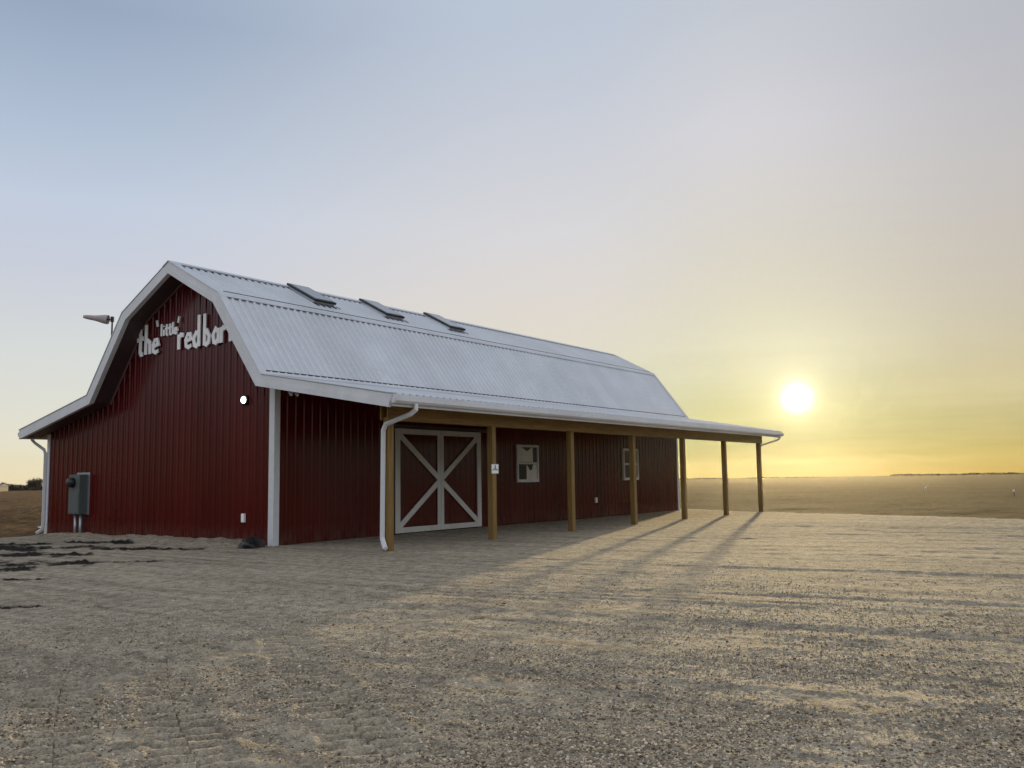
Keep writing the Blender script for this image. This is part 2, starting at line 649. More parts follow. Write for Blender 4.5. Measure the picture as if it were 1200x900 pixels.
# tyre tracks: (start, end, width, lug depth)
TRACKS = [((-9.75, -9.0), (-11.85, -12.6), .38, .036), ((-9.0, -9.3), (-11.50, -13.4), .38, .036),
          ((-7.6, -9.3), (-10.85, -14.1), .42, .030)]


def lot_height(x, y):
    d = np.hypot(x - CAM.x, y - CAM.y)
    near = np.clip(1 - (d - 6) / 30, .25, 1)
    h = .022 * fbm(x * .22, y * .22, 3, 3) + .009 * fbm(x * 1.3, y * 1.3, 5, 4, .55)
    # long shallow ruts left by cars turning towards the porch
    bend = .035 * (y + 8) ** 2 * np.sign(-(y + 8)) * .2
    ac = x + .27 * y + bend
    al = y - .27 * x
    rut = fbm(ac * 3.3, al * .055, 11, 3, .5)
    h += .024 * rut * sstep(-4, -8.5, y + .0 * x)
    ac2 = x * .55 + y * .83
    al2 = x * .83 - y * .55
    h += .012 * fbm(ac2 * 1.8, al2 * .15, 21, 3, .6) * sstep(-4, -7, y)
    # stones
    h += .010 * fbm(x * 13, y * 13, 31, 3, .65) * np.clip(1.15 - (d - 4) / 14, .15, 1)
    # tyre tracks with lug marks
    tr_ = np.zeros_like(h)
    gr_ = np.zeros_like(h)
    for (a, b_, w, lug) in TRACKS:
        ax, ay = b_[0] - a[0], b_[1] - a[1]
        ln = math.hypot(ax, ay)
        ax, ay = ax / ln, ay / ln
        sx = (x - a[0]) * ax + (y - a[1]) * ay
        lx = -(x - a[0]) * ay + (y - a[1]) * ax + .10 * np.sin(sx * .6)
        inside = sstep(w / 2 + .06, w / 2 - .04, np.abs(lx) + .07 * fbm(x * 5, y * 5, 69, 2)) * sstep(-.8, .8, sx) * sstep(ln + 3, ln + 1, sx)
        bar = np.sin(2 * math.pi * ((sx + .05 * fbm(x * 3, y * 3, 67, 3)) / .17 + np.sign(lx) * .25 + .25 * np.abs(lx) / w))
        rim = np.exp(-((np.abs(lx) - w / 2 - .09) / .07) ** 2) * sstep(-.8, .8, sx)
        brk = np.clip(.8 + 1.4 * fbm(x * .9, y * .9, 65, 2), 0, 1)
        h += inside * brk * (-.018 + lug * np.clip(bar * 2, -1, 1) * .75) + .018 * rim * brk * (.6 + 2.2 * fbm(x * 5, y * 5, 61, 3))
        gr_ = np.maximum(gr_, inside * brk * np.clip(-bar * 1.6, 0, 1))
        tr_ = np.maximum(tr_, inside * brk * (.25 + .75 * np.clip(bar * 1.5, 0, 1)))
    mud = mud_mask(x, y)
    h += mud * (-.04 + .12 * np.abs(fbm(x * 3.2, y * 3.2, 81, 4, .65)))
    # soil thrown up along the gable wall
    h += .10 * sstep(-1.6, -.3, x) * sstep(-.5, .6, x * 0 + y - .6) * sstep(10.8, 9.5, y) * (1 + fbm(x * 2.5, y * 2.5, 91, 3)) * (x < .2)
    dl = lot_dist(x, y)
    edge = sstep(-.35, .45, dl)
    h = (.045 + h) * edge + (1 - edge) * (-.30)
    return h, mud, tr_, gr_, dl


def grid_mesh(name, rs, th, hfun, keep, m, attrs=()):
    nr, nt = len(rs), len(th)
    RR, TT = np.meshgrid(rs, th, indexing='ij')
    x = CAM.x + RR * np.cos(TT)
    y = CAM.y + RR * np.sin(TT)
    out = hfun(x, y)
    z = out[0]
    idx = np.arange(nr * nt).reshape(nr, nt)
    q = np.stack([idx[:-1, :-1], idx[1:, :-1], idx[1:, 1:], idx[:-1, 1:]], -1).reshape(-1, 4)
    k = keep(x, y, out).reshape(-1)
    ok = k[q].all(1)
    q = q[ok]
    used = np.unique(q)
    remap = -np.ones(nr * nt, int)
    remap[used] = np.arange(len(used))
    co = np.stack([x, y, z], -1).reshape(-1, 3)[used]
    q = remap[q]
    me = bpy.data.meshes.new(name)
    me.vertices.add(len(co))
    me.vertices.foreach_set('co', co.astype(np.float32).ravel())
    me.loops.add(q.size)
    me.loops.foreach_set('vertex_index', q.astype(np.int32).ravel())
    me.polygons.add(len(q))
    me.polygons.foreach_set('loop_start', np.arange(0, q.size, 4, dtype=np.int32))
    me.polygons.foreach_set('use_smooth', np.ones(len(q), bool))
    me.update(calc_edges=True)
    for nm, arr in zip(attrs, out[1:]):
        a = me.attributes.new(nm, 'FLOAT', 'POINT')
        a.data.foreach_set('value', arr.reshape(-1)[used].astype(np.float32))
    me.materials.append(m)
    me.validate()
    return link(name, me)


def full_circle(front_n, back_n, half=R(36)):
    c0 = math.atan2(fw.y, fw.x)
    a = np.linspace(c0 - half, c0 + half, front_n)
    b_ = np.linspace(c0 + half, c0 - half + 2 * math.pi, back_n)[1:]
    return np.concatenate([a, b_])


# ------------------------------------------------------------------ the ground
def field_height(x, y):
    d = np.hypot(x - CAM.x, y - CAM.y)
    near = np.clip(1.2 - d / 250, 0, 1)
    h = .30 * fbm(x * .16, y * .16, 101, 4, .55) + .13 * np.abs(fbm(x * .8, y * .8, 105, 4, .6))
    h = h * near * (1 - .55 * sstep(-5, 18, x - .6 * y))
    h += -.05 + .8 * fbm(x * .004, y * .004, 109, 2) * sstep(80, 400, d)
    dl = lot_dist(x, y)
    return (np.where(dl > 1.2, -.22, h * sstep(1.0, -1.5, dl) + sstep(1.0, -.3, dl) * .02 - .02), )


rs = np.concatenate([np.geomspace(3, 18, 40)[:-1], np.geomspace(18, 120, 260)[:-1], np.geomspace(120, 480, 60)])
field = grid_mesh('field_ground', rs, full_circle(420, 90), field_height, lambda x, y, o: np.ones(x.shape, bool), M['field'])
tag(field, kind='structure')
cz = MB()                                                   # the piece of ground under the camera
cz.add([(CAM.x + 3.1 * math.cos(a), CAM.y + 3.1 * math.sin(a), -.24) for a in np.linspace(0, 2 * math.pi, 32, endpoint=False)], [tuple(range(32))])

rs = np.concatenate([np.geomspace(.4, 2.6, 14)[:-1], np.geomspace(2.6, 46, 620)[:-1], np.geomspace(46, 90, 14)])
lot = grid_mesh('gravel_lot', rs, full_circle(1150, 110), lot_height, lambda x, y, o: o[4] > -1.0, M['gravel'], ('mud', 'pale_track', 'groove_shade'))
tag(lot, kind='structure')
cz.build('ground_under_camera', M['field'])['kind'] = 'structure'

# loose stones on the near part of the lot: nobody could count them
rng = np.random.default_rng(4)
N = 330000
dist = 3.6 * (19 / 3.6) ** (rng.random(N) ** 1.35)
th_ = math.atan2(fw.y, fw.x) + (rng.random(N) - .5) * R(74)
px, py = CAM.x + dist * np.cos(th_), CAM.y + dist * np.sin(th_)
hz, md_, tr_, gr_, dl = lot_height(px, py)
clump = fbm(px * 1.1, py * 1.1, 131, 3)
keep = (dl > .5) & ~((px > -.3) & (py > -.3)) & (md_ < .4) & (rng.random(N) < np.clip((.62 + 1.3 * clump - .35 * tr_) * np.clip((19 - dist) / 9, 0, 1), .0, 1))
px, py, hz, dist = px[keep], py[keep], hz[keep], dist[keep]
n = len(px)
size = np.exp(rng.normal(math.log(.0048), .42, n)) * np.clip(1.25 - dist / 40, .8, 1.2)
size = np.clip(size, .0026, .015)
ico = np.array([(0, 0, 1), (.89, 0, .45), (.28, .85, .45), (-.72, .53, .45), (-.72, -.53, .45), (.28, -.85, .45),
                (.72, .53, -.45), (-.28, .85, -.45), (-.89, 0, -.45), (-.28, -.85, -.45), (.72, -.53, -.45), (0, 0, -1)])
icf = np.array([(0, 1, 2), (0, 2, 3), (0, 3, 4), (0, 4, 5), (0, 5, 1), (1, 6, 2), (2, 7, 3), (3, 8, 4), (4, 9, 5), (5, 10, 1),
                (6, 7, 2), (7, 8, 3), (8, 9, 4), (9, 10, 5), (10, 6, 1)])
sh = ico[None] * (1 + .28 * (rng.random((n, 12, 1)) - .5) * 2)
sh = sh * (np.stack([.8 + .5 * rng.random(n), .7 + .5 * rng.random(n), .5 + .3 * rng.random(n)], -1) * size[:, None])[:, None, :]
an_ = rng.random(n) * 2 * math.pi
ca, sa = np.cos(an_)[:, None], np.sin(an_)[:, None]
co = np.stack([sh[..., 0] * ca - sh[..., 1] * sa + px[:, None], sh[..., 0] * sa + sh[..., 1] * ca + py[:, None],
               sh[..., 2] + (hz + size * .22)[:, None]], -1).reshape(-1, 3)
fa = (icf[None] + (np.arange(n) * 12)[:, None, None]).reshape(-1, 3)
me = bpy.data.meshes.new('gravel_stones')
me.vertices.add(len(co))
me.vertices.foreach_set('co', co.astype(np.float32).ravel())
me.loops.add(fa.size)
me.loops.foreach_set('vertex_index', fa.astype(np.int32).ravel())
me.polygons.add(len(fa))
me.polygons.foreach_set('loop_start', np.arange(0, fa.size, 3, dtype=np.int32))
me.update(calc_edges=True)
me.materials.append(M['pebble'])
tag(link('gravel_stones', me), 'loose small stones lying over the gravel lot', 'gravel', kind='stuff')

# ------------------------------------------------------------------ the barn
W, WL, L, P, BAY = 7.19, 3.741, 23.035, 3.86, 3.816
OV = .667
YL = W + WL
RIDGE, BRK_R, JUN_R, EAVE_R = (3.595, 7.557), (1.422, 6.415), (-.301, 4.17), (-4.597, 3.418)
BRK_L, JUN_L, EAVE_L = (5.768, 6.415), (7.491, 4.17), (11.435, 3.318)
PROFILE = [EAVE_R, JUN_R, BRK_R, RIDGE, BRK_L, JUN_L, EAVE_L]           # left offset = outside/up
PY = [q[0] for q in PROFILE]
PZ = [q[1] for q in PROFILE]


def roof_z(y):
    return float(np.interp(y, PY, PZ))


barn = tag(empty('barn'), 'red metal barn with a grey gambrel roof and an open porch along its side', 'barn')


def ribs(a, b_, pitch, w=.07, top=.024, h=.028):
    """points (along, height) of a ribbed sheet from a to b"""
    pts = [(a, 0.)]
    k = a + pitch * .5
    while k < b_ - w:
        pts += [(k - w / 2, 0), (k - top / 2, h), (k + top / 2, h), (k + w / 2, 0)]
        j = k + pitch / 2
        k += pitch
        if j < b_ - .03 and k < b_ - w:
            pts += [(j - .02, 0), (j, h * .22), (j + .02, 0)]
    pts.append((b_, 0.))
    return pts


def wall_sheet(name, pts, fn_xy, ztop, parent, m):
    b_ = MB()
    vs_ = []
    for a, h in pts:
        x, y = fn_xy(a, h)
        vs_ += [(x, y, -.1), (x, y, ztop(a))]
    b_.add(vs_, [(2 * i, 2 * i + 2, 2 * i + 3, 2 * i + 1) for i in range(len(pts) - 1)])
    return b_.build(name, m, parent)


gp = sorted(ribs(0, YL, .2745) + [(y, 0) for y in (1.422, 3.595, 5.768, 7.491)])
wall_sheet('gable_wall', gp, lambda a, h: (-h, a), lambda a: roof_z(max(a, 0)) - .09, barn, M['red'])
wall_sheet('gable_wall', gp, lambda a, h: (L + h, a), lambda a: roof_z(max(a, 0)) - .09, barn, M['red'])
wall_sheet('side_wall', ribs(0, L, .2745), lambda a, h: (a, -h), lambda a: 4.02, barn, M['red'])
wall_sheet('side_wall', ribs(0, L, .2745), lambda a, h: (a, YL + h), lambda a: 3.28, barn, M['red'])


def roof_sheet(name, p, q):
    d = np.array(q, float) - np.array(p, float)
    nrm = np.array([-d[1], d[0]]) / np.linalg.norm(d)
    pts = ribs(-OV, L + OV, .2286, .110, .050, .036)
    b_ = MB()
    vs_ = []
    for a, h in pts:
        for e in (p, q):
            vs_.append((a, e[0] + nrm[0] * h, e[1] + nrm[1] * h))
    b_.add(vs_, [(2 * i, 2 * i + 2, 2 * i + 3, 2 * i + 1) for i in range(len(pts) - 1)])
    o = b_.build(name, M['roof'], barn)
    return o


upper = roof_sheet('upper_roof', BRK_R, RIDGE)
roof_sheet('upper_roof', RIDGE, BRK_L)
roof_sheet('lower_roof', JUN_R, BRK_R)
roof_sheet('lower_roof', BRK_L, JUN_L)
roof_sheet('porch_roof', EAVE_R, JUN_R)
roof_sheet('lean_to_roof', JUN_L, EAVE_L)

# ceiling under the porch and the roof deck (offset below the sheets)
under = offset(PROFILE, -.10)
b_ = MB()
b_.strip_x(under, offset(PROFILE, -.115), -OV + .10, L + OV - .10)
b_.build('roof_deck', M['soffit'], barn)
# end soffits hung lower, behind the rake boards
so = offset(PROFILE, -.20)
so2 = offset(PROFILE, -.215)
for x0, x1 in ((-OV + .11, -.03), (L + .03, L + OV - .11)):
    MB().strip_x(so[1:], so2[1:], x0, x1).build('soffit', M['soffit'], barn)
# thin channel where the soffit meets the gable wall
MB().strip_x(offset(PROFILE, -.218)[2:6], offset(PROFILE, -.26)[2:6], -.06, -.028).build('soffit_trim', M['channel'], barn)

# rake boards: a wide board, a lower proud strip and a flashing lapped over the sheets
for x0, sgn in ((-OV, -1), (L + OV, 1)):
    a, b2 = sorted((x0 + sgn * .035, x0 - sgn * .10))
    MB().strip_x(offset(PROFILE, .012), offset(PROFILE, -.25), a, b2).build('rake_board', M['white'], barn)
    a, b2 = sorted((x0 + sgn * .055, x0 - sgn * .02))
    MB().strip_x(offset(PROFILE, -.14), offset(PROFILE, -.275), a, b2).build('rake_trim', M['white'], barn)
    a, b2 = sorted((x0 + sgn * .05, x0 - sgn * .16))
    MB().strip_x(offset(PROFILE, .042), offset(PROFILE, .022), a, b2).build('rake_flashing', M['roof'], barn)

# ridge cap and break flashings
rc = [(RIDGE[0] - .24, RIDGE[1] - .126), RIDGE, (RIDGE[0] + .24, RIDGE[1] - .126)]
MB().strip_x(offset(rc, .045), offset(rc, .026), -OV - .06, L + OV + .06).build('ridge_cap', M['roof'], barn)


def flashing(pts, up_):
    MB().strip_x(offset(pts, up_ + .02), offset(pts, up_), -OV - .02, L + OV + .02).build('roof_flashing', M['roof'], barn)


def along(p, q, d):
    e = np.array(q, float) - np.array(p, float)
    return tuple(np.array(p, float) + e / np.linalg.norm(e) * d)


flashing([along(BRK_R, JUN_R, .13), BRK_R, along(BRK_R, RIDGE, .09)], .026)
flashing([along(BRK_L, RIDGE, .09), BRK_L, along(BRK_L, JUN_L, .13)], .026)
flashing([along(JUN_R, EAVE_R, .20), JUN_R, along(JUN_R, BRK_R, .10)], .026)
flashing([along(JUN_L, BRK_L, .10), JUN_L, along(JUN_L, EAVE_L, .20)], .026)
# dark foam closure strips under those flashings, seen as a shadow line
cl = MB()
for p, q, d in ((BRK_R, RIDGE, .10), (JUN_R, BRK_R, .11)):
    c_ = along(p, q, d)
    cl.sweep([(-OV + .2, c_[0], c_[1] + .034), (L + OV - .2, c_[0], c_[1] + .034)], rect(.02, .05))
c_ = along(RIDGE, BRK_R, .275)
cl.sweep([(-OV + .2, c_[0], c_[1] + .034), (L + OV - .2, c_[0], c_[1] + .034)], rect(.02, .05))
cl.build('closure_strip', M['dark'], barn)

# eaves: fascia and gutters
MB().box(-OV + .02, L + OV - .02, -4.59, -4.565, 3.17, 3.375).build('fascia', M['white'], barn)
MB().box(-OV + .02, L + OV - .02, -4.612, -4.600, 3.362, 3.436).build('drip_edge', M['white'], barn)
gsec = [(0, 0), (.085, 0), (.125, .05), (.125, .125), (.115, .125), (.112, .055), (.08, .012), (.0, .012)]
for y0, sgn, z0 in ((-4.593, -1, 3.235), (11.432, 1, 3.14)):
    g_ = MB()
    n = len(gsec)
    xs = (-OV - .01, L + OV + .01)
    g_.add([(x, y0 + sgn * u, z0 + w) for x in xs for u, w in gsec],
           [(i, (i + 1) % n, n + (i + 1) % n, n + i) for i in range(n)])
    for x, e in ((xs[0], -1), (xs[1], 1)):
        g_.add([(x + e * .002, y0 + sgn * u, z0 + w) for u, w in ((0, 0), (.085, 0), (.125, .05), (.125, .125), (0, .125))], [(0, 1, 2, 3, 4)])
    g_.build('gutter', M['white'], barn)
MB().box(-OV + .02, L + OV - .02, 11.41, 11.43, 3.06, 3.29).build('fascia', M['white'], barn)

# white corner trims
c_ = MB()
c_.box(-.034, -.001, -.034, .165, -.08, 4.02).box(.0, .15, -.034, -.002, -.08, 4.0)
c_.build('corner_trim', M['white'], barn, .004)
c_ = MB()
c_.box(-.034, -.001, YL - .12, YL + .034, -.08, 3.20)
c_.build('corner_trim', M['white'], barn, .004)
c_ = MB()
c_.box(L - .15, L, -.034, -.002, -.08, 4.0)
c_.build('corner_trim', M['white'], barn, .004)

# porch frame
for k in range(7):
    x = .009 + BAY * k
    po = MB().box(x - .082, x + .082, -P - .082, -P + .082, -.15, 3.0).build('post', M['wood'], barn, .006)
be = MB()
be.box(-.14, L + .02, -P - .122, -P - .084, 2.93, 3.30).box(-.14, L + .02, -P + .084, -P + .122, 2.93, 3.30)
be.build('beam', M['beam'], barn, .004)
ra = MB()
k = .4
while k < L:
    ra.strip_x([(-4.5, 3.315), (-.05, 4.094)], [(-4.5, 3.19), (-.05, 3.97)], k, k + .04)
    k += 1.22
ra.build('rafter', M['beam'], barn)

# downspouts
ds = rect(.075, .06)
MB().sweep([(.02, -4.66, 3.25), (.02, -4.66, 3.12), (-.02, -4.55, 3.03), (-.125, -3.90, 2.83), (-.128, -3.83, 2.70),
            (-.128, -3.80, .34), (-.15, -3.86, .22), (-.26, -4.02, .12)], rect(.08, .08), (.3, 1, .1)).build('downspout', M['white'], barn, .006)
MB().sweep([(23.35, -4.66, 3.25), (23.35, -4.66, 3.12), (23.3, -4.55, 3.05), (23.1, -3.95, 2.86), (23.06, -3.84, 2.7),
            (23.06, -3.84, .3), (23.2, -3.84, .12)], ds, (1, 0, .2)).build('downspout', M['white'], barn, .006)
MB().sweep([(-.25, 11.5, 3.15), (-.25, 11.5, 3.05), (-.2, 11.42, 2.95), (-.09, 11.03, 2.72), (-.08, 10.97, 2.6), (-.08, 10.95, .35),
            (-.10, 10.97, .2), (-.22, 11.08, .1)], rect(.08, .075), (.3, 1, .1)).build('downspout', M['white'], barn, .006)
br = MB()
br.box(-.13, -.03, 11.035, 11.16, .26, .30)
br.build('downspout_bracket', M['white'], barn)


# double sliding door: two leaves meeting in the middle, each with half of the X
DX0, DX1, DZ0, DZ1 = 4.23, 8.22, .09, 3.07
DM = (DX0 + DX1) / 2
for s_, (a, c_) in ((1, (DX0, DM - .006)), (-1, (DM + .006, DX1))):
    lf = wall_sheet('door_leaf', ribs(a + .02, c_ - .02, .2745, .06, .02, .014), lambda q, h: (q, -.075 - h), lambda q: DZ1 - .02, barn, M['red'])
    for vtx in lf.data.vertices:
        if vtx.co.z < 0:
            vtx.co.z = DZ0 + .01
    inn, out = (c_, a) if s_ == 1 else (a, c_)
    fr_ = MB()
    w_o, w_i, w_t = .20, .135, .155
    x0, x1 = (a, a + w_o) if s_ == 1 else (c_ - w_o, c_)
    fr_.box(x0, x1, -.128, -.096, DZ0, DZ1)
    i0, i1 = (c_ - w_i, c_) if s_ == 1 else (a, a + w_i)
    fr_.box(i0, i1, -.128, -.096, DZ0 + w_t, DZ1 - w_t)
    m0, m1 = min(x1, i1) if s_ == 1 else i1, max(x0, i0) if s_ == -1 else i0
    h0, h1 = (x1, c_) if s_ == 1 else (a, x0)
    fr_.box(h0, h1, -.128, -.096, DZ0, DZ0 + w_t)
    fr_.box(h0, h1, -.128, -.096, DZ1 - w_t, DZ1)
    fr_.build('frame', M['doorwhite'], lf, .003)
    zc = (DZ0 + DZ1) / 2
    for zz in (DZ0 + w_t, DZ1 - w_t):
        xo = x1 - .02 if s_ == 1 else x0 + .02
        xi = i0 + .03 if s_ == 1 else i1 - .03
        sg = 1 if zz > zc else -1
        MB().board_y((xo, zz - sg * .02), (xi, zc + sg * .075), .165, -.122 if sg > 0 else -.119, -.097).build('brace', M['doorwhite'], lf, .003)
MB().box(DX0 - .3, DX1 + .5, -.10, -.024, DZ1 + .02, DZ1 + .12).build('door_track', M['soffit'], barn, .004)


def window(x0, x1, z0, z1, blind, label):
    w = MB()
    t_ = .075
    w.box(x0, x0 + t_, -.085, -.0, z0, z1).box(x1 - t_, x1, -.085, 0, z0, z1)
    w.box(x0 + t_, x1 - t_, -.085, 0, z1 - t_, z1).box(x0 + t_, x1 - t_, -.09, 0, z0, z0 + t_ + .02)
    zm = z0 + (z1 - z0) * .505
    w.box(x0 + t_, x1 - t_, -.07, -.03, zm - .03, zm + .035)
    o = w.build('window', M['white'], barn, .004)
    o['label'] = label
    pn = MB()
    for yy, za, zb_ in ((-.05, z0 + t_ + .02, zm - .03), (-.058, zm + .035, z1 - t_)):
        pn.add([(x0 + t_, yy, za), (x1 - t_, yy, za), (x1 - t_, yy, zb_), (x0 + t_, yy, zb_)], [(0, 1, 2, 3)])
    pn.build('pane', M['glass'], o)
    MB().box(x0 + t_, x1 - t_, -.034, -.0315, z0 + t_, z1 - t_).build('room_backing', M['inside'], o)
    if blind:
        xa = x0 + t_ + (x1 - x0 - 2 * t_) * .80
        pb = MB()
        # a rolled blind whose hem sags a little
        n_ = 9
        ztop, zb = z1 - t_, zm + .05
        vs_ = []
        for i in range(n_):
            u = i / (n_ - 1)
            x = x0 + t_ + .01 + (xa - x0 - t_ - .01) * u
            dz = .14 * math.exp(-((u - .6) / .22) ** 2)
            vs_ += [(x, -.038 + .004 * math.sin(u * 7), ztop - dz), (x, -.040, zb)]
        pb.add(vs_, [(2 * i, 2 * i + 1, 2 * i + 3, 2 * i + 2) for i in range(n_ - 1)])
        pb.build('blind', M['blind'], o)
        cu = MB()
        xb = x0 + t_ + (x1 - x0 - 2 * t_) * .46
        zt = zm - .04
        cu.add([(xb, -.036, z0 + t_), (x1 - t_, -.036, z0 + t_), (x1 - t_, -.036, zt), (x1 - t_ - .22, -.036, zt), (x1 - t_ - .30, -.036, zt - .19),
                (x1 - t_ - .42, -.036, zt - .2), (xb + .04, -.036, zt - .03), (xb, -.036, zt)], [tuple(range(8))])
        cu.build('curtain', M['blind'], o)
    return o


window(10.30, 11.60, 1.455, 2.735, True, 'white framed window with a pale blind in its upper half')
window(17.80, 19.08, 1.455, 2.735, False, 'bare white framed window farther along the porch')

# skylights on the street side of the upper roof
sl = (RIDGE[1] - BRK_R[1]) / (RIDGE[0] - BRK_R[0])
nrm = Vector((0, -sl, 1)).normalized()
dn = Vector((0, 1, sl)).normalized()


def slab(x0, x1, y0, y1, h0, h1):
    """a box lying on the upper roof slope, h0..h1 above the sheet"""
    c8 = []
    for h in (h0, h1):
        for x, y in ((x0, y0), (x1, y0), (x1, y1), (x0, y1)):
            c8.append(Vector((x, y, BRK_R[1] + sl * (y - BRK_R[1 - 1]))) + nrm * h)
    return MB().add(c8, [(3, 2, 1, 0), (4, 5, 6, 7), (0, 1, 5, 4), (1, 2, 6, 5), (2, 3, 7, 6), (3, 0, 4, 7)])


for x0 in (3.20, 6.25, 9.47):
    x1, y0, y1 = x0 + .86, 2.20, 3.46
    curb = slab(x0 + .03, x1 - .03, y0 + .03, y1 - .03, .0, .085).build('skylight', M['roof'], barn, .004)
    fr_ = slab(x0, x1, y0, y1, .086, .155)
    fr_.build('frame', M['black'], curb, .006)
    slab(x0 + .07, x1 - .07, y0 + .07, y1 - .07, .15, .163).build('pane', M['skyglass'], curb, .002)
    slab(x0 - .10, x1 + .10, y0 - .14, y0 + .02, .024, .034).build('apron_flashing', M['dark'], curb)

# ------------------------------------------------------------------ things fixed to or standing by the barn
# cut-out lettering: each letter is a fat stroke shape; (u, v) run along the wall and up
LT = {
    't': [[(.42, 1.85), (.42, .25), (.55, .1), (.75, .12)], [(.08, 1.12), (.8, 1.2)]],
    'h': [[(.2, 2.1), (.2, .05)], [(.2, .75), (.42, 1.0), (.68, .85), (.72, .05)]],
    'e': [[(.2, .52), (.78, .62), (.66, .95), (.38, .95), (.17, .6), (.24, .2), (.5, .08), (.78, .2)]],
    'r': [[(.2, 1.05), (.2, .05)], [(.2, .7), (.42, 1.0), (.75, .95)]],
    'd': [[(.72, 2.1), (.72, .05)], [(.72, .85), (.45, .95), (.2, .6), (.28, .18), (.5, .08), (.72, .25)]],
    'b': [[(.22, 2.1), (.22, .05)], [(.22, .8), (.5, .95), (.74, .6), (.66, .2), (.45, .08), (.22, .2)]],
    'a': [[(.72, 1.02), (.74, .05)], [(.72, .8), (.46, .98), (.2, .62), (.28, .18), (.5, .1), (.72, .3)]],
    'n': [[(.2, 1.05), (.2, .05)], [(.2, .7), (.45, 1.0), (.7, .8), (.73, .05)]],
    'l': [[(.4, 2.0), (.4, .05)]],
    'i': [[(.4, 1.05), (.4, .05)], [(.4, 1.5), (.4, 1.66)]],
}
sign = tag(empty('barn_sign', (-.03, 3.6, 5.27)), "white cut-out lettering reading the 'little' red barn high on the gable", 'sign')


def letter(ch, y_left, wdt, z0, xh, rad):
    mb = MB()
    for i, st in enumerate(LT[ch]):
        pts = []
        for u, v in st:                 # y falls towards the right of the wall as the viewer sees it
            pts.append((-.035 - .004 * i, y_left - u * wdt - 3.6, z0 + v * xh - 5.27))
        mb.sweep(pts, [(p_[0] * .42, p_[1]) for p_ in circ(rad, 10)] if False else [(a * rad, b2 * rad * .0 + b2 * .018) for a, b2 in
                 ((-1, -.7), (-.85, -1), (.85, -1), (1, -.7), (1, 1), (-1, 1))], (1, 0, 0))
    mb.build('letter', M['plate'], sign)


XH = .42
for ch, yl, w_ in (('t', 6.03, .42), ('h', 5.66, .42), ('e', 5.29, .42), ('r', 4.07, .42), ('e', 3.74, .42), ('d', 3.38, .42),
                   ('b', 2.92, .42), ('a', 2.52, .40), ('r', 2.17, .38), ('n', 1.80, .40)):
    letter(ch, yl, w_, 5.25, XH, .062 if ch != 'e' else .053)
for ch, yl, w_ in (('l', 4.88, .16), ('i', 4.75, .14), ('t', 4.65, .20), ('t', 4.49, .20), ('l', 4.34, .16), ('e', 4.24, .22)):
    letter(ch, yl, w_, 5.72, .175, .034)
for yl, tilt in ((5.00, .05), (4.02, -.04)):
    mb = MB()
    mb.sweep([(-.036, yl + tilt - 3.6, 6.20 - 5.27), (-.036, yl - 3.6, 6.02 - 5.27)], [(a * .026, b2 * .024) for a, b2 in ((-1, -1), (1, -1), (1, 1), (-1, 1))], (1, 0, 0))
    mb.build('quote_mark', M['plate'], sign)

# lit wall lamp
lamp = tag(empty('wall_lamp', (-.02, 1.10, 3.69)), 'round lit lamp glowing on the red gable wall near the corner', 'lamp')
mb = MB()
mb.sweep([(-.0, 0, 0), (-.06, 0, 0), (-.075, 0, 0)], circ(1, 24), radii=[.135, .135, .12])
mb.build('housing', M['black'], lamp, .008)
mb = MB()
mb.sweep([(-.076, 0, 0), (-.095, 0, 0), (-.112, 0, 0), (-.12, 0, 0)], circ(1, 24), radii=[.09, .083, .055, .02])
mb.build('lens', M['lens'], lamp, smooth=True)

# electric meter cabinet on its conduits
met = tag(empty('electric_meter', (-.02, 8.77, 0)), 'grey metal electric meter cabinet on pipes at the foot of the gable wall', 'meter')
MB().box(-.28, 0, -.30, .30, .72, 1.90).build('cabinet', M['grey'], met, .012)
MB().box(-.292, -.281, -.27, .27, .76, 1.36).build('cover_panel', M['grey'], met, .004)
MB().box(-.02, 0.004, -.40, .34, .70, 1.96).build('back_board', M['pipe'], met, .004)
mb = MB()
mb.sweep([(-.28, .07, 1.66), (-.33, .07, 1.66), (-.42, .07, 1.66), (-.45, .07, 1.66)], circ(1, 18), radii=[.155, .15, .135, .10])
mb.build('meter_glass', M['black'], met, smooth=True)
for dy in (-.17, .12):
    MB().sweep([(-.13, dy, -.1), (-.13, dy, .73)], circ(.045, 12)).build('conduit', M['pipe'], met, smooth=True)

# outlet boxes
o = MB().box(-.075, -.0, -.055, .055, -.11, .11).build('outlet_cover', M['plate'], None, .012)
o.location = (-.02, 1.08, .70)
tag(o, 'white outlet box low on the dark red gable wall', 'outlet')
o = MB().box(-.055, .055, -.075, .0, -.10, .10).build('outlet_cover', M['plate'], None, .012)
o.location = (15.54, -.02, .71)
tag(o, 'white outlet box low on the porch wall beyond the window', 'outlet')

# flood light under the porch end
fl = tag(empty('flood_light', (.45, -.03, 3.86)), 'small pale twin-head flood light under the near end of the porch roof', 'light')
MB().box(-.09, .09, -.04, 0, -.06, .06).build('mounting_plate', M['plate'], fl, .008)
for dx in (-.11, .11):
    mb = MB()
    mb.sweep([(dx * .4, -.04, 0), (dx, -.10, -.02), (dx * 1.1, -.15, -.06), (dx * 1.3, -.24, -.12)], circ(1, 12), radii=[.015, .02, .045, .06])
    mb.build('lamp_head', M['plate'], fl, smooth=True)

fl.scale = (.75, .75, .75)

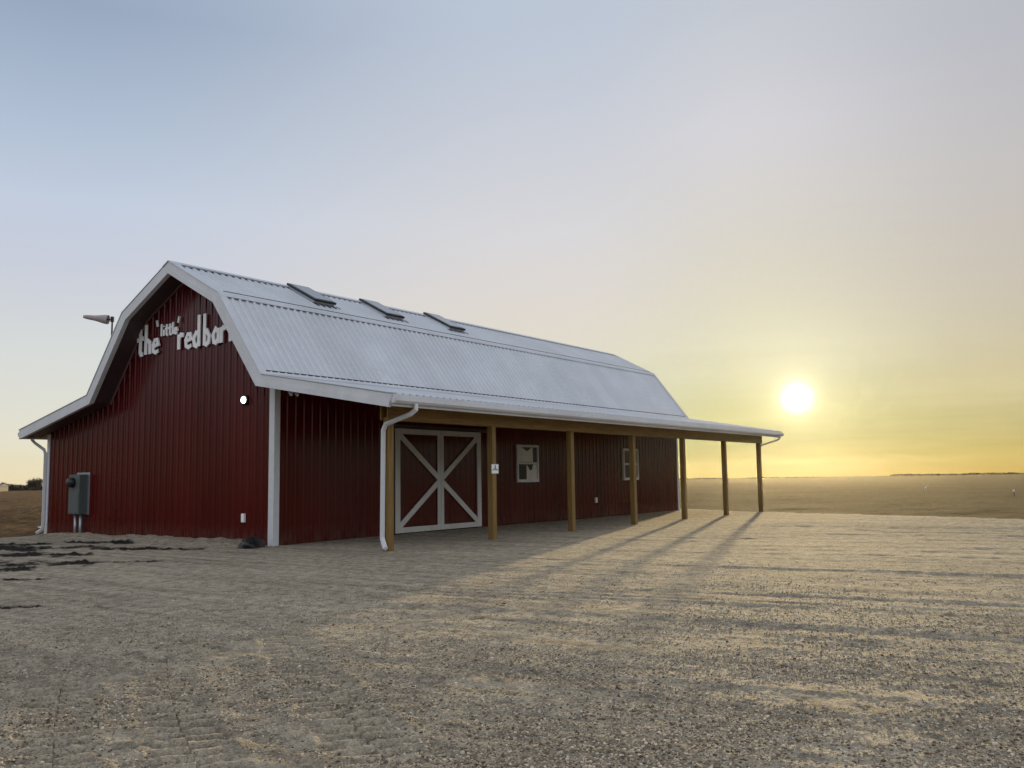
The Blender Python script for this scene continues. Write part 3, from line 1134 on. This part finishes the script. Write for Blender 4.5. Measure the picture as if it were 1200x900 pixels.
# plates on the second post
ps = tag(empty('post_sign', (.009 + BAY + .015, -P - .0835, 1.87)), 'small white plate with a dark figure fixed to the second porch post', 'sign')
MB().box(-.145, .145, -.012, -.0, -.055, .09).build('plate', M['plate'], ps, .003)
MB().box(-.145, .145, -.012, -.0, -.145, -.065).build('plate', M['plate'], ps, .003)
mb = MB()
mb.box(-.022, .022, -.0145, -.0121, -.02, .03)
mb.sweep([(0, -.0122, .052), (0, -.0146, .052)], circ(.022, 14))
mb.box(-.10, .10, -.0145, -.0121, -.045, -.026)
mb.build('pictogram', M['black'], ps)

# black bundle at the corner
bm_ = MB()
rg = np.random.default_rng(7)
nu, nv = 22, 9
vs_, fs_ = [], []
for j in range(nv):
    for i in range(nu):
        a = 2 * math.pi * i / nu
        ph = (j / (nv - 1)) * math.pi / 2
        rr = math.cos(ph) ** .7 * (1 + .16 * math.sin(3 * a + j) + .10 * rg.normal())
        vs_.append((.42 * rr * math.cos(a), .24 * rr * math.sin(a), -.05 + .30 * math.sin(ph) * (1 + .10 * math.sin(2 * a + 1)) * (1 if j < nv - 1 else .93)))
for j in range(nv - 1):
    for i in range(nu):
        fs_.append((j * nu + i, j * nu + (i + 1) % nu, (j + 1) * nu + (i + 1) % nu, (j + 1) * nu + i))
bm_.add(vs_, fs_)
o = bm_.build('black_bundle', M['black'], None, smooth=True)
o.location = (-.62, .02, .03)
o.rotation_euler.z = R(15)
tag(o, 'low black bundle lying at the foot of the white barn corner', 'bundle')

# windsock on a mast behind the barn
ws = tag(empty('windsock', (4.0, 14.38, 0)), 'pale windsock streaming from a thin dark mast behind the barn', 'windsock')
mb = MB()
mb.sweep([(0, 0, -.2), (0, 0, 4), (0, 0, 7.92)], circ(.04, 8), radii=[1.3, 1.1, .8])
mb.build('mast', M['dark'], ws)
mb = MB()
dirv = Vector((-.62, .785, .03)).normalized()
p0 = Vector((0, 0, 7.86))
mb.sweep([p0, p0 + dirv * .20], circ(.03, 6))
mb.sweep([(0, 0, 7.78), (0, 0, 7.98)], circ(.07, 8))
mb.build('swivel_arm', M['dark'], ws)
mb = MB()
path = [p0 + dirv * (.16 + .92 * t_) + Vector((0, 0, .10 * t_)) for t_ in np.linspace(0, 1, 12)]
mb.sweep(path, circ(1, 14), radii=[.18 - .125 * t_ + .008 * math.sin(9 * t_) for t_ in np.linspace(0, 1, 12)], caps=False)
mb.build('sock', M['sock'], ws, smooth=True)

# ------------------------------------------------------------------ far things
def at_px(px_, dist_, z=0.0):
    """a spot on the ground in the direction of photo column px_ at a distance"""
    d = fw + rt * ((px_ - 600) / F_PX)
    d = Vector((d.x, d.y, 0)).normalized()
    return Vector((CAM.x + d.x * dist_, CAM.y + d.y * dist_, z))


def tree_meshes(seed, h, w, dens):
    rg_ = np.random.default_rng(seed)
    tr_mb = MB()
    tips = []

    def limb(p, d, ln, r_, lev):
        q = p + d * ln
        mid = p + d * ln * .5 + Vector(rg_.normal(0, .04 * ln, 3))
        tr_mb.sweep([p, mid, q], circ(1, 6), radii=[r_, r_ * .8, r_ * .6], caps=False)
        tips.append((q, lev))
        if lev < 3:
            for _ in range(3 if lev else 5):
                dd = (d * .7 + Vector((rg_.normal(0, .55) * w, rg_.normal(0, .55) * w, .25 + abs(rg_.normal(0, .25))))).normalized()
                limb(p + d * ln * rg_.uniform(.45, 1), dd, ln * rg_.uniform(.5, .75), r_ * .55, lev + 1)
    limb(Vector((0, 0, -.2)), Vector((rg_.normal(0, .05), rg_.normal(0, .05), 1)), h * .36, h * .03, 0)
    cr = MB()
    for q, lev in tips:
        if lev == 0:
            continue
        for _ in range(dens):
            c0 = q + Vector(rg_.normal(0, h * .07, 3))
            d = Vector(rg_.normal(0, 1, 3)).normalized()
            e = d.cross(Vector(rg_.normal(0, 1, 3))).normalized()
            a = h * rg_.uniform(.03, .07)
            cr.add([c0 - e * a * .22, c0 + d * a, c0 + e * a * .22, c0 - d * a * .6], [(0, 1, 2, 3)])
    return tr_mb, cr


protos = [tree_meshes(s_, 6.0, w_, d_) for s_, w_, d_ in ((3, 1.2, 16), (8, 1.0, 18), (12, 1.5, 14))]
pm = []
for a, c_ in protos:
    ms = []
    for mb, nm, mm in ((a, 'trunk', M['bark']), (c_, 'crown', M['twig'])):
        me = bpy.data.meshes.new(nm)
        me.from_pydata(mb.v, [], mb.f)
        me.materials.append(mm)
        ms.append(me)
    pm.append(ms)

TREES = [
    (-6, 330, .62, 0, 'bare bushy tree at the left edge, behind the far white shed'),
    (9, 345, .66, 1, 'bare tree just right of the far white shed'),
    (15, 352, .55, 2, 'low bare tree second from the far white shed'),
    (21, 340, .60, 0, 'bare tree third from the far white shed'),
    (27, 360, .50, 2, 'low thin tree midway along the far hedge line'),
    (33, 350, .42, 1, 'smallest bare tree in the dip of the far hedge line'),
    (40.5, 320, .78, 1, 'tall dark tree left of the barn corner in the far hedge line'),
    (44.5, 322, .95, 0, 'tallest dark tree in the far hedge line'),
    (49.5, 326, .9, 2, 'dark tree half hidden behind the barn corner downspout'),
]
for px_, dist_, sc, kind_, lab in TREES:
    r_ = tag(empty('bare_tree', at_px(px_, dist_, -.3)), lab, 'tree', 'trees on the far field edge')
    r_.scale = (sc * 1.15, sc * 1.15, sc)
    r_.rotation_euler.z = px_
    link('trunk', pm[kind_][0], r_)
    link('crown', pm[kind_][1], r_)

# far shed, mostly out of the frame to the left
p_ = at_px(-6, 310, -.3)
sh_ = tag(empty('far_shed', p_), 'small pale farm shed at the far left field edge', 'shed')
sh_.rotation_euler.z = math.atan2(rt.y, rt.x)
MB().box(-4, 4, -2.5, 2.5, 0, 1.75).build('wall', M['shed'], sh_)
MB().prism_x([(-2.7, 1.76), (2.7, 1.76), (0, 2.5)], -4.2, 4.2).build('roof', M['shed'], sh_)
MB().box(-.6, .8, -2.54, -2.501, 0, 1.5).build('door', M['dark'], sh_)

# low far wood along the horizon: one mass
rg = np.random.default_rng(5)
fw_mb = MB()
for px_ in np.arange(760, 1500, 1.1):
    env = .35 + .65 * float(vnoise(np.array([px_ * .035]), np.array([3.3]), 5)[0] + .5)
    if px_ > 1040:
        env += .45 * float(vnoise(np.array([px_ * .09]), np.array([7.3]), 6)[0] + .5)
    hh = 1.2 * env + (.5 if px_ > 1040 else 0)
    base_p = at_px(px_, 445 + rg.uniform(-25, 25), -.9)
    for _ in range(24):
        c0 = base_p + Vector((rg.normal(0, 1), rg.normal(0, 1), hh * rg.random() ** .8))
        d = Vector(rg.normal(0, 1, 3)).normalized()
        e = d.cross(Vector(rg.normal(0, 1, 3))).normalized()
        a = rg.uniform(.2, .42)
        fw_mb.add([c0 - e * a, c0 + d * a, c0 + e * a, c0 - d * a], [(0, 1, 2, 3)])
tag(fw_mb.build('far_wood', M['twig']), 'thin dark line of far-off trees along the horizon', 'trees', kind='stuff')

# the low hedge the far trees grow out of: one mass
hg = MB()
for px_ in np.arange(-60, 130, .35):
    hh = 1.5 + 1.2 * float(vnoise(np.array([px_ * .12]), np.array([1.3]), 15)[0] + .5)
    base_p = at_px(px_, 345 + rg.uniform(-8, 8), -.6)
    for _ in range(14):
        c0 = base_p + Vector((rg.normal(0, .5), rg.normal(0, .5), hh * rg.random()))
        d = Vector(rg.normal(0, 1, 3)).normalized()
        e = d.cross(Vector(rg.normal(0, 1, 3))).normalized()
        a = rg.uniform(.15, .4)
        hg.add([c0 - e * a, c0 + d * a, c0 + e * a, c0 - d * a], [(0, 1, 2, 3)])
tag(hg.build('far_hedge', M['twig']), 'low dark hedge line along the far left field edge', 'hedge', kind='stuff')

# two white marker stakes out in the field
for px_, py_, dist_, lab in ((1179, 580, 66, 'white topped marker stake in the dark field at the right edge'),
                             (1077, 577, 78, 'fainter white marker stake in the field nearer the sun')):
    p_ = at_px(px_, dist_, -.05)
    st = tag(empty('marker_stake', p_), lab, 'stake', 'marker stakes in the field')
    MB().box(-.02, .02, -.02, .02, -.2, .36).build('stake', M['wood'], st)
    MB().box(-.09, .09, -.05, .05, .30, .46).build('cap', M['plate'], st, .02)

# ------------------------------------------------------------------ haze
hm = bpy.data.materials.new('haze_air')
hm.use_nodes = True
hn = hm.node_tree.nodes
hn.clear()
pv = hn.new('ShaderNodeVolumePrincipled')
pv.inputs['Color'].default_value = (.95, .90, .78, 1)
pv.inputs['Density'].default_value = HAZE_DENSITY
pv.inputs['Anisotropy'].default_value = HAZE_G
ho = hn.new('ShaderNodeOutputMaterial')
hm.node_tree.links.new(pv.outputs[0], ho.inputs['Volume'])
hz_ = MB().box(-520, 520, -520, 520, -3.0, 8.6).build('haze', hm)
tag(hz_, 'thin pale evening haze over the lot and fields', 'haze', kind='stuff')
